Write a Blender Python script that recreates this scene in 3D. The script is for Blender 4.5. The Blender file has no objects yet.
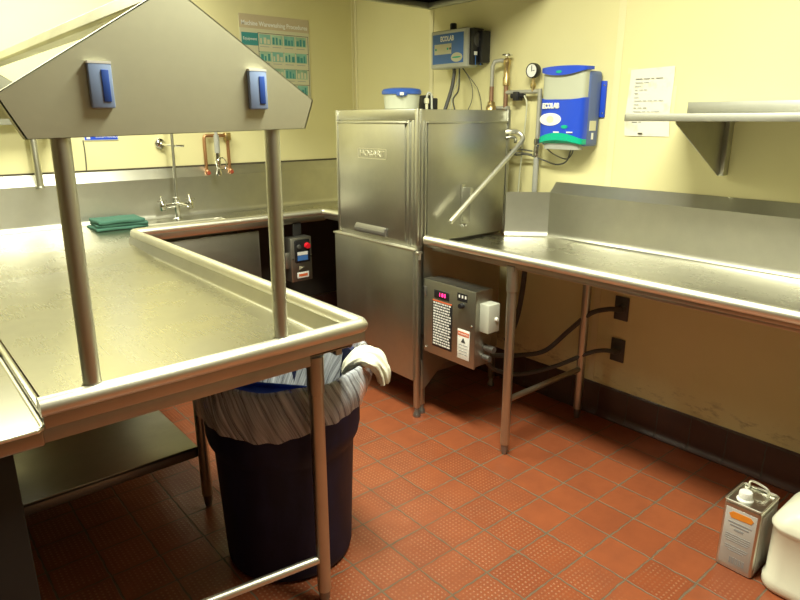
import bpy, bmesh, math, random
from mathutils import Vector, Matrix, noise
random.seed(7)
S = bpy.context.scene
COL = S.collection
PI = math.pi
V = Vector

# ------------------------------------------------------------------ materials
class NT:
    def __init__(s, name):
        s.m = bpy.data.materials.new(name); s.m.use_nodes = True
        s.t = s.m.node_tree; s.n = s.t.nodes; s.l = s.t.links
        s.b = s.n['Principled BSDF']
    def new(s, kind, **kw):
        n = s.n.new(kind)
        for k, v in kw.items(): setattr(n, k, v)
        return n
    def put(s, sock, v):
        if isinstance(v, bpy.types.NodeSocket): s.l.new(v, sock)
        else: sock.default_value = v
    def math(s, op, a, b=0.0, c=0.0, clamp=False):
        n = s.new('ShaderNodeMath', operation=op, use_clamp=clamp)
        s.put(n.inputs[0], a); s.put(n.inputs[1], b); s.put(n.inputs[2], c)
        return n.outputs[0]
    def mix(s, f, a, b):
        n = s.new('ShaderNodeMix', data_type='RGBA')
        s.put(n.inputs[0], f); s.put(n.inputs[6], a); s.put(n.inputs[7], b)
        return n.outputs[2]
    def coord(s, scale=(1, 1, 1)):
        g = s.new('ShaderNodeTexCoord'); m = s.new('ShaderNodeMapping')
        s.l.new(g.outputs['Object'], m.inputs[0]); m.inputs['Scale'].default_value = scale
        return m.outputs[0]
    def xyz(s):
        g = s.new('ShaderNodeTexCoord'); x = s.new('ShaderNodeSeparateXYZ')
        s.l.new(g.outputs['Object'], x.inputs[0]); return x.outputs
    def noise(s, scale, detail=3, co=None, rough=.5):
        n = s.new('ShaderNodeTexNoise'); n.inputs['Scale'].default_value = scale
        n.inputs['Detail'].default_value = detail; n.inputs['Roughness'].default_value = rough
        if co is not None: s.l.new(co, n.inputs['Vector'])
        return n.outputs[0]
    def ramp(s, f, lo, hi, a=0.0, b=1.0):
        n = s.new('ShaderNodeMapRange'); s.put(n.inputs[0], f)
        n.inputs[1].default_value = lo; n.inputs[2].default_value = hi
        n.inputs[3].default_value = a; n.inputs[4].default_value = b
        return n.outputs[0]
    def bump(s, h, strength=.3, dist=.002):
        n = s.new('ShaderNodeBump'); n.inputs['Strength'].default_value = strength
        n.inputs['Distance'].default_value = dist; s.l.new(h, n.inputs['Height'])
        s.l.new(n.outputs[0], s.b.inputs['Normal'])

def C4(c): return (c[0], c[1], c[2], 1)

def plain(name, col, rough=.5, metal=0, spec=.5, var=0.0, emit=None):
    t = NT(name)
    if var:
        f = t.noise(9, 4, t.coord())
        c = t.mix(t.ramp(f, .3, .7), C4([x*(1-var) for x in col]), C4([min(1, x*(1+var)) for x in col]))
        t.l.new(c, t.b.inputs['Base Color'])
    else: t.b.inputs['Base Color'].default_value = C4(col)
    t.b.inputs['Roughness'].default_value = rough; t.b.inputs['Metallic'].default_value = metal
    t.b.inputs['Specular IOR Level'].default_value = spec
    if emit:
        t.b.inputs['Emission Color'].default_value = C4(emit[0]); t.b.inputs['Emission Strength'].default_value = emit[1]
    return t.m

def steel(name, col=(.56, .54, .49), rough=.3, axis='x', streak=.07, smudge=.1, bump=.05):
    t = NT(name)
    sc = {'x': (2, 160, 160), 'y': (160, 2, 160), 'z': (160, 160, 2)}[axis]
    st = t.noise(1.0, 3, t.coord(sc), .6)
    sm = t.noise(3.5, 5, t.coord((1, 1, 1)), .6)
    r = t.math('ADD', t.ramp(st, .25, .75, -streak, streak), t.ramp(sm, .3, .75, rough-smudge*.5, rough+smudge))
    t.put(t.b.inputs['Roughness'], r)
    c = t.mix(t.ramp(sm, .35, .75), C4([x*1.05 for x in col]), C4([x*.86 for x in col]))
    t.l.new(c, t.b.inputs['Base Color'])
    t.b.inputs['Metallic'].default_value = 1
    t.bump(st, bump, .0006)
    return t.m

M = {}
M['deck'] = steel('deck_steel', (.57, .555, .455), .27, 'y', .012, .05, .0)
M['deckx'] = steel('splash_steel', (.62, .61, .53), .36, 'x', .03, .05, .002)
M['decky'] = steel('wall_splash_steel', (.60, .59, .51), .36, 'y', .03, .05, .002)
M['rim'] = steel('rim_steel', (.82, .80, .68), .44, 'x', .02, .03, .001)
M['machine'] = steel('machine_steel', (.52, .515, .44), .38, 'z', .04, .09, .006)
M['machine_h'] = steel('machine_panel_steel', (.46, .455, .385), .40, 'z', .04, .09, .006)
M['gable'] = steel('rack_steel', (.68, .67, .50), .52, 'x', .012, .04, .001)
M['leg'] = steel('leg_steel', (.54, .535, .46), .36, 'z', .04, .06, .004)
M['galv'] = steel('galvanized_steel', (.50, .50, .44), .5, 'x', .03, .12, .02)
M['counterst'] = steel('side_counter_steel', (.38, .37, .31), .29, 'x', .02, .04, .001)
M['shelfst'] = steel('under_shelf_steel', (.42, .41, .36), .42, 'x', .05, .1, .02)
M['chrome'] = plain('chrome', (.8, .8, .78), .12, 1)
M['post'] = steel('rack_post_steel', (.70, .69, .57), .40, 'z', .03, .05, .002)
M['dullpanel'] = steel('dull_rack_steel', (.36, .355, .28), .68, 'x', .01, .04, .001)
M['foot'] = plain('grey_foot_metal', (.28, .27, .25), .4, .8)
M['copper'] = plain('copper_pipe', (.50, .27, .14), .42, 1, var=.15)
M['dullcopper'] = plain('tarnished_copper', (.30, .17, .10), .5, .6, var=.25)
M['brass'] = plain('brass_fitting', (.55, .42, .2), .35, 1, var=.15)
M['pipegrey'] = plain('painted_grey_pipe', (.42, .41, .34), .45, .3, var=.12)
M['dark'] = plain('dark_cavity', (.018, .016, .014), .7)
M['hooddark'] = plain('dark_hood_interior', (.016, .011, .010), .8)  # near-black colour for the inner walls of the hood
M['black'] = plain('black_plastic', (.015, .015, .017), .4)
M['hose'] = plain('dark_grey_conduit', (.07, .068, .06), .45, var=.1)
M['greyp'] = plain('grey_plastic', (.38, .38, .34), .45)
M['ltgrey'] = plain('light_grey_box', (.55, .56, .47), .5, var=.05)
M['blue'] = plain('bright_blue_plastic', (.02, .075, .62), .3)
M['bluelid'] = plain('blue_lid_plastic', (.04, .11, .42), .35)
M['blue2'] = plain('controller_blue', (.06, .18, .52), .4)
M['bluegrey'] = plain('grey_blue_plastic', (.10, .15, .36), .4)
M['clipblue'] = plain('holder_pale_blue', (.28, .38, .62), .4)
M['clipdark'] = plain('holder_deep_blue', (.03, .09, .42), .4)
M['green'] = plain('green_plastic', (.0, .45, .27), .35)
M['white'] = plain('white_print', (.85, .85, .80), .5)
M['cream'] = plain('cream_panel', (.70, .68, .48), .5)
M['cloudy'] = plain('cloudy_plastic', (.50, .52, .40), .35)
M['red'] = plain('red_button_plastic', (.8, .015, .03), .3)
M['orange'] = plain('orange_print', (.85, .30, .03), .5)
M['orangered'] = plain('red_orange_label', (.75, .16, .06), .5)
M['valvered'] = plain('faded_red_handle', (.38, .07, .035), .5)
M['ink'] = plain('printed_ink', (.06, .06, .06), .6)
M['greyink'] = plain('grey_ink', (.33, .35, .36), .6)
M['paper'] = None
M['display'] = plain('red_display_digits', (.9, .02, .15), .4, emit=((1, .03, .2), 3.0))
M['navy'] = None
M['jug'] = plain('white_jug_plastic', (.80, .80, .64), .32, var=.03)
M['tray'] = plain('blue_tray_plastic', (.02, .07, .60), .4)
M['wire'] = plain('grey_wire', (.10, .10, .08), .5)
M['clearhose'] = plain('pale_tubing', (.60, .60, .42), .3)
M['grout'] = None

# navy bin
t = NT('navy_bin_plastic'); f = t.noise(14, 5, t.coord((1, 1, .35)))
t.l.new(t.mix(t.ramp(f, .4, .75), (.009, .011, .038, 1), (.024, .028, .085, 1)), t.b.inputs['Base Color'])
t.put(t.b.inputs['Roughness'], t.ramp(f, .3, .7, .5, .65)); t.b.inputs['Specular IOR Level'].default_value = .25; M['navy'] = t.m

# paper
t = NT('aged_paper'); f = t.noise(16, 5, t.coord())
t.l.new(t.mix(t.ramp(f, .55, .78), (.80, .78, .66, 1), (.62, .56, .36, 1)), t.b.inputs['Base Color'])
t.b.inputs['Roughness'].default_value = .7; M['paper'] = t.m

# cloth
t = NT('green_cloth'); f = t.noise(240, 2, t.coord())
t.l.new(t.mix(f, (.045, .14, .10, 1), (.085, .22, .165, 1)), t.b.inputs['Base Color'])
t.b.inputs['Roughness'].default_value = .9; t.bump(f, .5, .002); M['greencloth'] = t.m
t = NT('white_cloth'); f = t.noise(30, 4, t.coord())
t.l.new(t.mix(f, (.74, .73, .56, 1), (.86, .86, .72, 1)), t.b.inputs['Base Color'])
t.b.inputs['Roughness'].default_value = .8; t.bump(f, .6, .006); M['whitecloth'] = t.m

# bag: thin translucent film with streaks
t = NT('clear_bag_film')
co = t.coord((1, 1, 1))
g = t.xyz(); ang = t.math('ARCTAN2', g[1], g[0])
cc = t.new('ShaderNodeCombineXYZ'); t.put(cc.inputs[0], t.math('MULTIPLY_ADD', ang, 14.0, t.math('MULTIPLY', g[2], 22.0))); t.put(cc.inputs[1], t.math('MULTIPLY', g[2], 1.2))
f = t.noise(1.4, 5, cc.outputs[0], .65)
t.b.inputs['Base Color'].default_value = (.82, .86, .92, 1)
t.b.inputs['Roughness'].default_value = .22
t.put(t.b.inputs['Alpha'], t.ramp(f, .40, .66, .24, .9)); t.bump(f, .9, .012); M['bag'] = t.m

# wall panel
def wallmat(name, col, z0=None):
    t = NT(name)
    peb = t.noise(170, 2, t.coord()); big = t.noise(1.3, 4, t.coord())
    c = t.mix(t.ramp(big, .3, .7), C4(col), C4([col[0]*.96, col[1]*.95, col[2]*.88]))
    if z0 is not None:
        z = t.xyz()[2]
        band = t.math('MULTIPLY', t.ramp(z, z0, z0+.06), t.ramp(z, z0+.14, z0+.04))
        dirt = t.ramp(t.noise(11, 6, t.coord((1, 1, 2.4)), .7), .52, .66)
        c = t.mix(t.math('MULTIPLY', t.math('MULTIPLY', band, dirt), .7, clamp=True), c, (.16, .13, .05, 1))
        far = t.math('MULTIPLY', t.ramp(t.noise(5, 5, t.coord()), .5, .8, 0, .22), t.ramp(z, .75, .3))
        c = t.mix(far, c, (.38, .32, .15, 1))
    t.l.new(c, t.b.inputs['Base Color'])
    t.b.inputs['Roughness'].default_value = .55
    t.bump(peb, .22, .0015)
    return t.m
WALLC = (.80, .745, .42)
M['wall'] = wallmat('yellow_wall_panel', WALLC)
M['walld'] = wallmat('yellow_wall_panel_stained', WALLC, .16)
M['farwall'] = plain('tan_far_wall', (.34, .31, .20), .7)
M['strip'] = plain('panel_joint_strip', (.80, .74, .44), .4)
M['ceil'] = plain('ceiling_tile', (.50, .50, .44), .8, var=.03)
M['caulk'] = plain('dark_caulk', (.08, .065, .04), .7)

# quarry tile
def tilemat(name, col, p, x0, y0, ax=(0, 1), dots=True, grout=(.30, .235, .165), gw=.013, p2=None):
    t = NT(name); g = t.xyz(); p2 = p2 or p
    u = t.math('DIVIDE', t.math('SUBTRACT', g[ax[0]], x0), p)
    v = t.math('DIVIDE', t.math('SUBTRACT', g[ax[1]], y0), p2)
    wob = t.ramp(t.noise(26, 2, t.coord()), .3, .7, -.012, .012)
    fu = t.math('FRACT', t.math('ADD', u, wob)); fv = t.math('FRACT', t.math('ADD', v, wob))
    du = t.math('MINIMUM', fu, t.math('SUBTRACT', 1, fu)); dv = t.math('MINIMUM', fv, t.math('SUBTRACT', 1, fv))
    d = t.math('MULTIPLY', t.math('MINIMUM', du, dv), p)
    gwn = t.ramp(t.noise(9, 3, t.coord()), .3, .7, .10, .30)
    gm = t.math('MULTIPLY', t.math('SUBTRACT', d, t.math('MULTIPLY', gwn, gw)), 1/(gw*.16), clamp=True)            # 0 in grout, 1 on tile
    cell = t.new('ShaderNodeCombineXYZ'); t.put(cell.inputs[0], t.math('FLOOR', u)); t.put(cell.inputs[1], t.math('FLOOR', v))
    wn = t.new('ShaderNodeTexWhiteNoise'); t.l.new(cell.outputs[0], wn.inputs['Vector'])
    rnd = wn.outputs['Value']
    stain = t.noise(7, 5, t.coord(), .65)
    c = t.mix(rnd, C4([x*.90 for x in col]), C4([col[0]*1.07, col[1]*1.14, col[2]*1.14]))
    c = t.mix(t.ramp(stain, .35, .8, 0, .55), c, C4([x*.55 for x in col]))
    gc = t.mix(t.noise(30, 3, t.coord()), C4([x*.5 for x in grout]), C4([x*1.15 for x in grout]))
    c = t.mix(gm, gc, c)
    t.l.new(c, t.b.inputs['Base Color'])
    h = gm
    if dots:
        q = .0165
        a = t.math('SUBTRACT', t.math('FRACT', t.math('DIVIDE', g[0], q)), .5)
        b = t.math('SUBTRACT', t.math('FRACT', t.math('DIVIDE', g[1], q)), .5)
        r = t.math('SQRT', t.math('ADD', t.math('MULTIPLY', a, a), t.math('MULTIPLY', b, b)))
        dot = t.ramp(r, .30, .14)
        wear = t.math('ADD', t.ramp(g[0], 1.45, 2.05, 0, 1), t.math('MULTIPLY', t.math('SUBTRACT', wn.outputs['Value'], .5), .7))
        has = t.math('MULTIPLY', t.ramp(wear, .75, .45), t.ramp(t.noise(8, 3, t.coord()), .36, .5, .35, 1))
        edge = t.ramp(d, .012, .016)
        dm = t.math('MULTIPLY', t.math('MULTIPLY', dot, has), edge)
        h = t.math('ADD', gm, t.math('MULTIPLY', dm, .75))
        # worn paler dot tops
        c2 = t.mix(t.math('MULTIPLY', dm, .35), c, (.62, .33, .17, 1)); t.l.new(c2, t.b.inputs['Base Color'])
    t.put(t.b.inputs['Roughness'], t.math('ADD', t.ramp(gm, 0, 1, .75, .36), t.ramp(stain, .3, .8, -.08, .16)))
    t.bump(h, .65, .0022)
    return t.m
M['floor'] = tilemat('red_quarry_tile', (.325, .086, .034), .1652, .072, 1.5225, grout=(.20, .145, .09), gw=.011, p2=.163)
M['base'] = tilemat('dark_base_tile', (.085, .030, .020), .162, 0.02, 0.0, ax=(1, 2), dots=False, grout=(.10, .08, .06), gw=.008)
M['basex'] = tilemat('dark_base_tile_back', (.085, .030, .020), .162, 0.02, 0.0, ax=(0, 2), dots=False, grout=(.10, .08, .06), gw=.008)

# ------------------------------------------------------------------ geometry helpers
def spline(pts, n=8):
    pts = [V(p) for p in pts]
    if len(pts) < 3: return pts
    out = []
    P = [pts[0]*2-pts[1]] + pts + [pts[-1]*2-pts[-2]]
    for i in range(1, len(P)-2):
        a, b, c, d = P[i-1:i+3]
        for k in range(n):
            s = k/n
            out.append(.5*((2*b)+(c-a)*s+(2*a-5*b+4*c-d)*s*s+(3*b-a-3*c+d)*s**3))
    out.append(pts[-1]); return out

class G:
    def __init__(s): s.bm = bmesh.new()
    def face(s, pts):
        try: return s.bm.faces.new([s.bm.verts.new(p) for p in pts])
        except Exception: return None
    def box(s, x0, x1, y0, y1, z0, z1, bevel=0.0, seg=2, rot=None, about=None):
        r = bmesh.ops.create_cube(s.bm, size=1)
        vs = r['verts']
        for v in vs:
            v.co = V(((x0+x1)/2+v.co.x*(x1-x0), (y0+y1)/2+v.co.y*(y1-y0), (z0+z1)/2+v.co.z*(z1-z0)))
        if bevel:
            es = {e for v in vs for e in v.link_edges}
            q = bmesh.ops.bevel(s.bm, geom=list(es), offset=bevel, segments=seg, affect='EDGES', profile=.5)
            vs = list({v for f in q['faces'] for v in f.verts} | {v for v in vs if v.is_valid})
        if rot is not None:
            c = V(about) if about else V(((x0+x1)/2, (y0+y1)/2, (z0+z1)/2))
            allv = set(vs)
            for v in list(allv):
                for e in v.link_edges: allv.add(e.other_vert(v))
            for v in allv: v.co = c + rot @ (v.co-c)
        return s
    def tube(s, pts, r, seg=14, cap=True, r2=None):
        pts = [V(p) for p in pts]; n = len(pts)
        rings = []; prev = None
        for i, p in enumerate(pts):
            d = (pts[min(i+1, n-1)]-pts[max(i-1, 0)]).normalized()
            if prev is None:
                u = d.cross(V((0, 0, 1)));
                if u.length < .05: u = d.cross(V((1, 0, 0)))
            else: u = prev - d*prev.dot(d)
            u.normalize(); w = d.cross(u); prev = u
            rr = r if r2 is None else r+(r2-r)*i/(n-1)
            if not isinstance(r, (int, float)): rr = r[i]
            rings.append([s.bm.verts.new(p+(u*math.cos(2*PI*k/seg)+w*math.sin(2*PI*k/seg))*rr) for k in range(seg)])
        for a, b in zip(rings, rings[1:]):
            for k in range(seg): s.bm.faces.new((a[k], a[(k+1) % seg], b[(k+1) % seg], b[k]))
        if cap:
            s.bm.faces.new(rings[0][::-1]); s.bm.faces.new(rings[-1])
        return s
    def cyl(s, a, b, r, seg=20, r2=None): return s.tube([a, b], r, seg, True, r2)
    def lathe(s, c, prof, seg=40, axis='z', close=False):
        c = V(c); rings = []
        for (r, h) in prof:
            ring = []
            for k in range(seg):
                a = 2*PI*k/seg
                if axis == 'z': o = V((r*math.cos(a), r*math.sin(a), h))
                elif axis == 'x': o = V((h, r*math.cos(a), r*math.sin(a)))
                else: o = V((r*math.cos(a), h, r*math.sin(a)))
                ring.append(s.bm.verts.new(c+o))
            rings.append(ring)
        for a, b in zip(rings, rings[1:]):
            for k in range(seg): s.bm.faces.new((a[k], a[(k+1) % seg], b[(k+1) % seg], b[k]))
        if close:
            s.bm.faces.new(rings[0]); s.bm.faces.new(rings[-1][::-1])
        return s
    def prism(s, poly, vec):
        vec = V(vec); a = [s.bm.verts.new(V(p)) for p in poly]; b = [s.bm.verts.new(V(p)+vec) for p in poly]
        s.bm.faces.new(a); s.bm.faces.new(b[::-1]); n = len(a)
        for i in range(n): s.bm.faces.new((a[i], b[i], b[(i+1) % n], a[(i+1) % n]))
        return s
    def grid(s, f, nu, nv, thick=None):
        g = [[s.bm.verts.new(f(i/nu, j/nv)) for j in range(nv+1)] for i in range(nu+1)]
        for i in range(nu):
            for j in range(nv): s.bm.faces.new((g[i][j], g[i+1][j], g[i+1][j+1], g[i][j+1]))
        return s
    def build(s, name, mat, parent=None, solid=0, subsurf=0, bevel=0, flat=False, angle=38, base=None):
        bm = s.bm
        bmesh.ops.recalc_face_normals(bm, faces=bm.faces[:])
        me = bpy.data.meshes.new(name)
        off = V((0, 0, 0))
        if parent is not None:
            p = parent
            while p is not None: off += p.location; p = p.parent
        elif base is not None: off = V(base)
        if off.length:
            for v in bm.verts: v.co -= off
        bm.to_mesh(me); bm.free()
        me.polygons.foreach_set('use_smooth', [not flat]*len(me.polygons)); me.update()
        if not flat: me.set_sharp_from_angle(angle=math.radians(angle))
        o = bpy.data.objects.new(name, me); COL.objects.link(o)
        me.materials.append(M[mat] if isinstance(mat, str) else mat)
        if parent is not None: o.parent = parent
        elif base is not None: o.location = base
        if bevel:
            b = o.modifiers.new('bevel', 'BEVEL'); b.width = bevel; b.segments = 2; b.limit_method = 'ANGLE'
        if solid:
            b = o.modifiers.new('solid', 'SOLIDIFY'); b.thickness = solid; b.offset = 0
            if angle < 100:
                wn_ = o.modifiers.new('normals', 'WEIGHTED_NORMAL'); wn_.weight = 100; wn_.keep_sharp = True
        if subsurf:
            b = o.modifiers.new('sub', 'SUBSURF'); b.levels = b.render_levels = subsurf
        return o

def thing(name, label, cat, loc, group=None):
    o = bpy.data.objects.new(name, None); COL.objects.link(o); o.empty_display_size = .05
    o.location = loc; o['label'] = label; o['category'] = cat
    if group: o['group'] = group
    return o
def tag(o, label, cat, group=None):
    o['label'] = label; o['category'] = cat
    if group: o['group'] = group
    return o
def struct(o): o['kind'] = 'structure'; return o

AXM = {'-x': Matrix(((0, 0, -1), (-1, 0, 0), (0, 1, 0))), '-y': Matrix(((1, 0, 0), (0, 0, -1), (0, 1, 0)))}
def text(name, body, pos, size, face, mat, parent, ext=.0008, w=None, bold=0.0):
    cu = bpy.data.curves.new('t', 'FONT'); cu.body = body; cu.size = size; cu.extrude = ext
    cu.align_x = 'CENTER'; cu.align_y = 'CENTER'; cu.offset = bold; cu.resolution_u = 3
    o = bpy.data.objects.new('t', cu); COL.objects.link(o)
    bpy.context.view_layer.update()
    me = bpy.data.meshes.new_from_object(o.evaluated_get(bpy.context.evaluated_depsgraph_get()))
    bpy.data.objects.remove(o); bpy.data.curves.remove(cu)
    xs = [v.co.x for v in me.vertices]; wd = (max(xs)-min(xs)) or 1
    k = (w/wd) if w else 1
    off = V((0, 0, 0)); p = parent
    while p is not None: off += p.location; p = p.parent
    for v in me.vertices: v.co = AXM[face] @ V((v.co.x*k, v.co.y, v.co.z)) + V(pos) - off
    me.name = name; me.materials.clear(); me.materials.append(M[mat])
    o = bpy.data.objects.new(name, me); COL.objects.link(o); o.parent = parent
    return o

# ------------------------------------------------------------------ the room
XW, XR, YJ, YB, ZC = 2.745, 2.975, 2.975, 4.05, 2.62
XL, YF = -3.4, -3.2
struct(G().box(XL-.1, XR+.1, YF-.1, YB+.1, -.1, 0).build('floor', 'floor', flat=True))
struct(G().box(XL-.1, XR+.1, YF-.1, YB+.1, ZC, ZC+.08).build('ceiling', 'ceil', flat=True))
g = G(); g.box(XW, XR+.1, YF, YJ, 0, ZC)
struct(g.build('wall_right', 'walld', flat=True))
struct(G().box(XR, XR+.1, YJ, YB, 0, ZC).build('wall_right_recess', 'wall', flat=True))
struct(G().box(XL, XR+.1, YB, YB+.1, 0, ZC).build('wall_back', 'wall', flat=True))
struct(G().box(XL-.1, XL, YF, YB, 0, ZC).build('wall_left', 'farwall', flat=True))
struct(G().box(XL, XR, YF-.1, YF, 0, ZC).build('wall_front', 'farwall', flat=True))
def cove_base(name, mat, a, b, nrm):
    a, b, nrm = V(a), V(b), V(nrm); pr = [(0, .168), (.006, .168), (.011, .161), (.012, .04), (.018, .018), (.034, .004), (.034, 0), (0, 0)]
    g = G(); g.prism([a+nrm*x+V((0, 0, z)) for x, z in pr], b-a)
    return struct(g.build(name, mat))
cove_base('baseboard_right', 'base', (XW, YF, 0), (XW, YJ, 0), (-1, 0, 0))
cove_base('baseboard_back', 'basex', (XL, YB, 0), (XR, YB, 0), (0, -1, 0))
cove_base('baseboard_right_recess', 'base', (XR, YJ, 0), (XR, YB-.034, 0), (-1, 0, 0))
struct(G().box(XW-.004, XW, YJ-.03, YJ, .18, ZC).box(XW-.004, XW+.03, YJ, YJ+.004, .18, ZC).build('trim_1', 'strip', bevel=.001))
struct(G().box(XW-.003, XW, 1.685, 1.72, .18, ZC).build('trim_2', 'strip', bevel=.001))
struct(G().box(XR-.006, XR, YB-.03, YB, .18, ZC).box(XR-.03, XR, YB-.006, YB, .18, ZC).build('trim_3', 'strip', bevel=.001))

M['shadeboard'] = plain('painted_counter_shade', (.045, .036, .028), .6, var=.2)  # dark brown stands in for the shade under the sink counter
struct(G().box(1.80, XR-.02, YB-.014, YB, .175, .87).build('shade_board_back', 'shadeboard', flat=True))  # added sheet, paints the back wall below the counter as shaded
struct(G().box(XR-.014, XR, YJ, YB-.02, .175, .87).build('shade_board_side', 'shadeboard', flat=True))  # same painted shade, added on the recessed right wall

# ------------------------------------------------------------------ legs
def leg(parent, x, y, ztop, r=.0215, mat='leg', socket=True):
    g = G(); g.cyl((x, y, .052), (x, y, ztop), r, 24)
    o = g.build('leg', mat, parent)
    if socket:
        G().lathe((x, y, 0), [(r, ztop-.115), (r+.004, ztop-.112), (r+.004, ztop), (r, ztop)], 24).build('socket', mat, o)
    G().lathe((x, y, 0), [(0, 0), (.011, 0), (.014, .006), (.0175, .03), (.0175, .06), (0, .06)], 20).build('foot', 'foot', o)
    return o

# ------------------------------------------------------------------ soiled dish table (L shaped, with sink)
XE, YFR, ZR = 1.026, 1.388, .948   # right rim, front rim, rim top
RR = .0215
def zd(y):
    return .858 if y < 3.0 else .858+.036*min(1, (y-3.0)/.9)
T = thing('soiled_dish_table', 'L-shaped stainless dish table on the left, running back past the sink', 'table', (.62, 2.4, 0))
g = G()
ys = [YFR+.03, 1.9, 2.4, 2.8, 3.0, 3.1, 3.2, 3.3, 3.41]
for a, b in zip(ys, ys[1:]):
    g.face([(.23, a, zd(a)), (XE-.02, a, zd(a)), (XE-.02, b, zd(b)), (.23, b, zd(b))])
ys = [3.41, 3.47, 3.82, 3.9, 3.975]
sx0, sx1, sy0, sy1 = 1.14, 1.70, 3.47, 3.82
for a, b in zip(ys, ys[1:]):
    xs = [.23, sx0, sx1, 2.235, XR]
    for c, d in zip(xs, xs[1:]):
        if (a, b) == (3.47, 3.82) and c == sx0: continue
        g.face([(c, a, zd(a)), (d, a, zd(a)), (d, b, zd(b)), (c, b, zd(b))])
# entry chute to machine
ys = [2.885, 3.0, 3.2, 3.41]
for a, b in zip(ys, ys[1:]):
    g.face([(2.235, a, .885), (2.7, a, .885), (2.7, b, .885), (2.235, b, .885)])
bmesh.ops.remove_doubles(g.bm, verts=g.bm.verts[:], dist=.0005)
g.build('deck', 'deck', T, solid=.002, flat=True)
# inner faces of the raised rim (cove at foot)
def riser(g, a, b, nrm, zlow, ztop=ZR-RR, w=.02, cove=.012):
    """a,b at deck foot ; nrm outward"""
    a, b, nrm = V(a), V(b), V(nrm)
    pr = [(0, 0), (cove*.35, cove*.12), (cove*.7, cove*.5), (cove*.9, cove*1.1), (w, ztop-zlow)]
    for (u0, z0), (u1, z1) in zip(pr, pr[1:]):
        g.face([a+nrm*u0+V((0, 0, z0)), b+nrm*u0+V((0, 0, z0)), b+nrm*u1+V((0, 0, z1)), a+nrm*u1+V((0, 0, z1))])
g = G()
riser(g, (XE-.02-.012, YFR+.02, .858), (XE-.02-.012, 3.41, .858), (1, 0, 0), .858, w=.03)
riser(g, (.23, YFR+.04, .858), (XE-.02, YFR+.04, .858), (0, -1, 0), .858, w=.04)
riser(g, (XE, 3.41, .868), (2.235, 3.41, .868), (0, -1, 0), .868, w=.02)
riser(g, (2.235, 2.885, .885), (2.235, 3.41, .885), (-1, 0, 0), .885, w=.015)
bmesh.ops.remove_doubles(g.bm, verts=g.bm.verts[:], dist=.0005)
g.build('rim_upstand', 'decky', T, solid=.002)
# rolled rim : one tube
zc = ZR-RR
path = [(.192, YFR, zc), (.26, YFR, zc), (XE-.012, YFR, zc)]
path += [(XE-.004, YFR+.003, zc), (XE, YFR+.012, zc)]
path += [(XE, 3.36, zc), (XE+.004, 3.375, zc), (XE+.016, 3.385, zc), (2.17, 3.385, zc), (2.2, 3.378, zc), (2.215, 3.35, zc), (2.22, 3.2, zc), (2.22, 2.89, zc)]
G().tube(path, RR, 18).build('rolled_rim', 'rim', T)
# apron below rim
g = G()
g.box(.196, XE+.008, YFR-.002, YFR+.010, .876, zc, .003)
g.box(XE-.004, XE+.008, YFR+.008, 3.39, .876, zc, .003)
g.box(XE+.006, 2.225, 3.372, 3.384, .885, zc, .003)
g.box(2.206, 2.218, 2.89, 3.372, .885, zc, .003)
g.build('apron', 'leg', T)
G().box(.19, .86, YFR+.020, YFR+.036, .835, .878, .002).box(.19, .86, YFR+.036, YFR+.12, .835, .839).box(XE-.06, XE-.04, YFR+.05, 3.3, .832, .848).build('under_channel', 'galv', T)
# left edge upstand
G().box(.200, .212, YFR+.03, 3.9, .83, .892, .004).prism([(.212, YFR+.03, .850), (.23, YFR+.03, .850), (.212, YFR+.03, .888)], (0, 2.5, 0)).build('side_upstand', 'deck', T)
# backsplash
g = G()
pr = [(3.968, .8905), (3.980, .893), (3.990, .899), (3.997, .910), (4.0, .925), (4.0, 1.140), (4.048, 1.203), (4.048, 1.195)]
for (y0, z0), (y1, z1) in zip(pr, pr[1:]):
    g.face([(.19, y0, z0), (XR-.002, y0, z0), (XR-.002, y1, z1), (.19, y1, z1)])
bmesh.ops.remove_doubles(g.bm, verts=g.bm.verts[:], dist=.0002)
g.build('backsplash', 'deckx', T, angle=30)
G().box(.19, XR, 4.043, 4.05, 1.199, 1.209).build('caulk_line', 'caulk', T)
# sink bowl
g = G()
zt = zd(3.6)+.004
def rrect(x0, x1, y0, y1, r, z, n=6):
    pts = []
    for cx, cy, a0 in ((x1-r, y1-r, 0), (x0+r, y1-r, PI/2), (x0+r, y0+r, PI), (x1-r, y0+r, 1.5*PI)):
        for k in range(n+1): pts.append(V((cx+r*math.cos(a0+PI/2*k/n), cy+r*math.sin(a0+PI/2*k/n), z)))
    return pts
rings = [rrect(sx0-.004, sx1+.004, sy0-.004, sy1+.004, .03, zt), rrect(sx0+.015, sx1-.015, sy0+.015, sy1-.015, .05, zt-.004), rrect(sx0+.02, sx1-.02, sy0+.02, sy1-.02, .05, zt-.03), rrect(sx0+.03, sx1-.03, sy0+.03, sy1-.03, .05, zt-.24), rrect(sx0+.09, sx1-.09, sy0+.09, sy1-.09, .05, zt-.27)]
vr = [[g.bm.verts.new(p) for p in r] for r in rings]
n = len(vr[0])
for a, b in zip(vr, vr[1:]):
    for k in range(n): g.bm.faces.new((a[k], a[(k+1) % n], b[(k+1) % n], b[k]))
g.bm.faces.new(vr[-1])
o = g.build('sink_bowl', 'deckx', T)
G().tube(rrect(sx0-.002, sx1+.002, sy0-.002, sy1+.002, .035, zt+.001)+[rrect(sx0-.002, sx1+.002, sy0-.002, sy1+.002, .035, zt+.001)[0]], .006, 10).build('raised_bead', 'rim', o)
G().box(1.09, 1.77, 3.44, 3.452, .36, .845, .002).box(1.765, 1.777, 3.44, 3.86, .36, .845, .002).build('sink_skirt', 'shelfst', T)
for x, y in ((.893, 1.440), (.83, 2.19), (.83, 3.25)):
    leg(T, x, y, .85)
G().cyl((.893, 1.440, .170), (.145, 1.56, .163), .0135, 18).build('cross_rail', 'rim', T)
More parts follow.
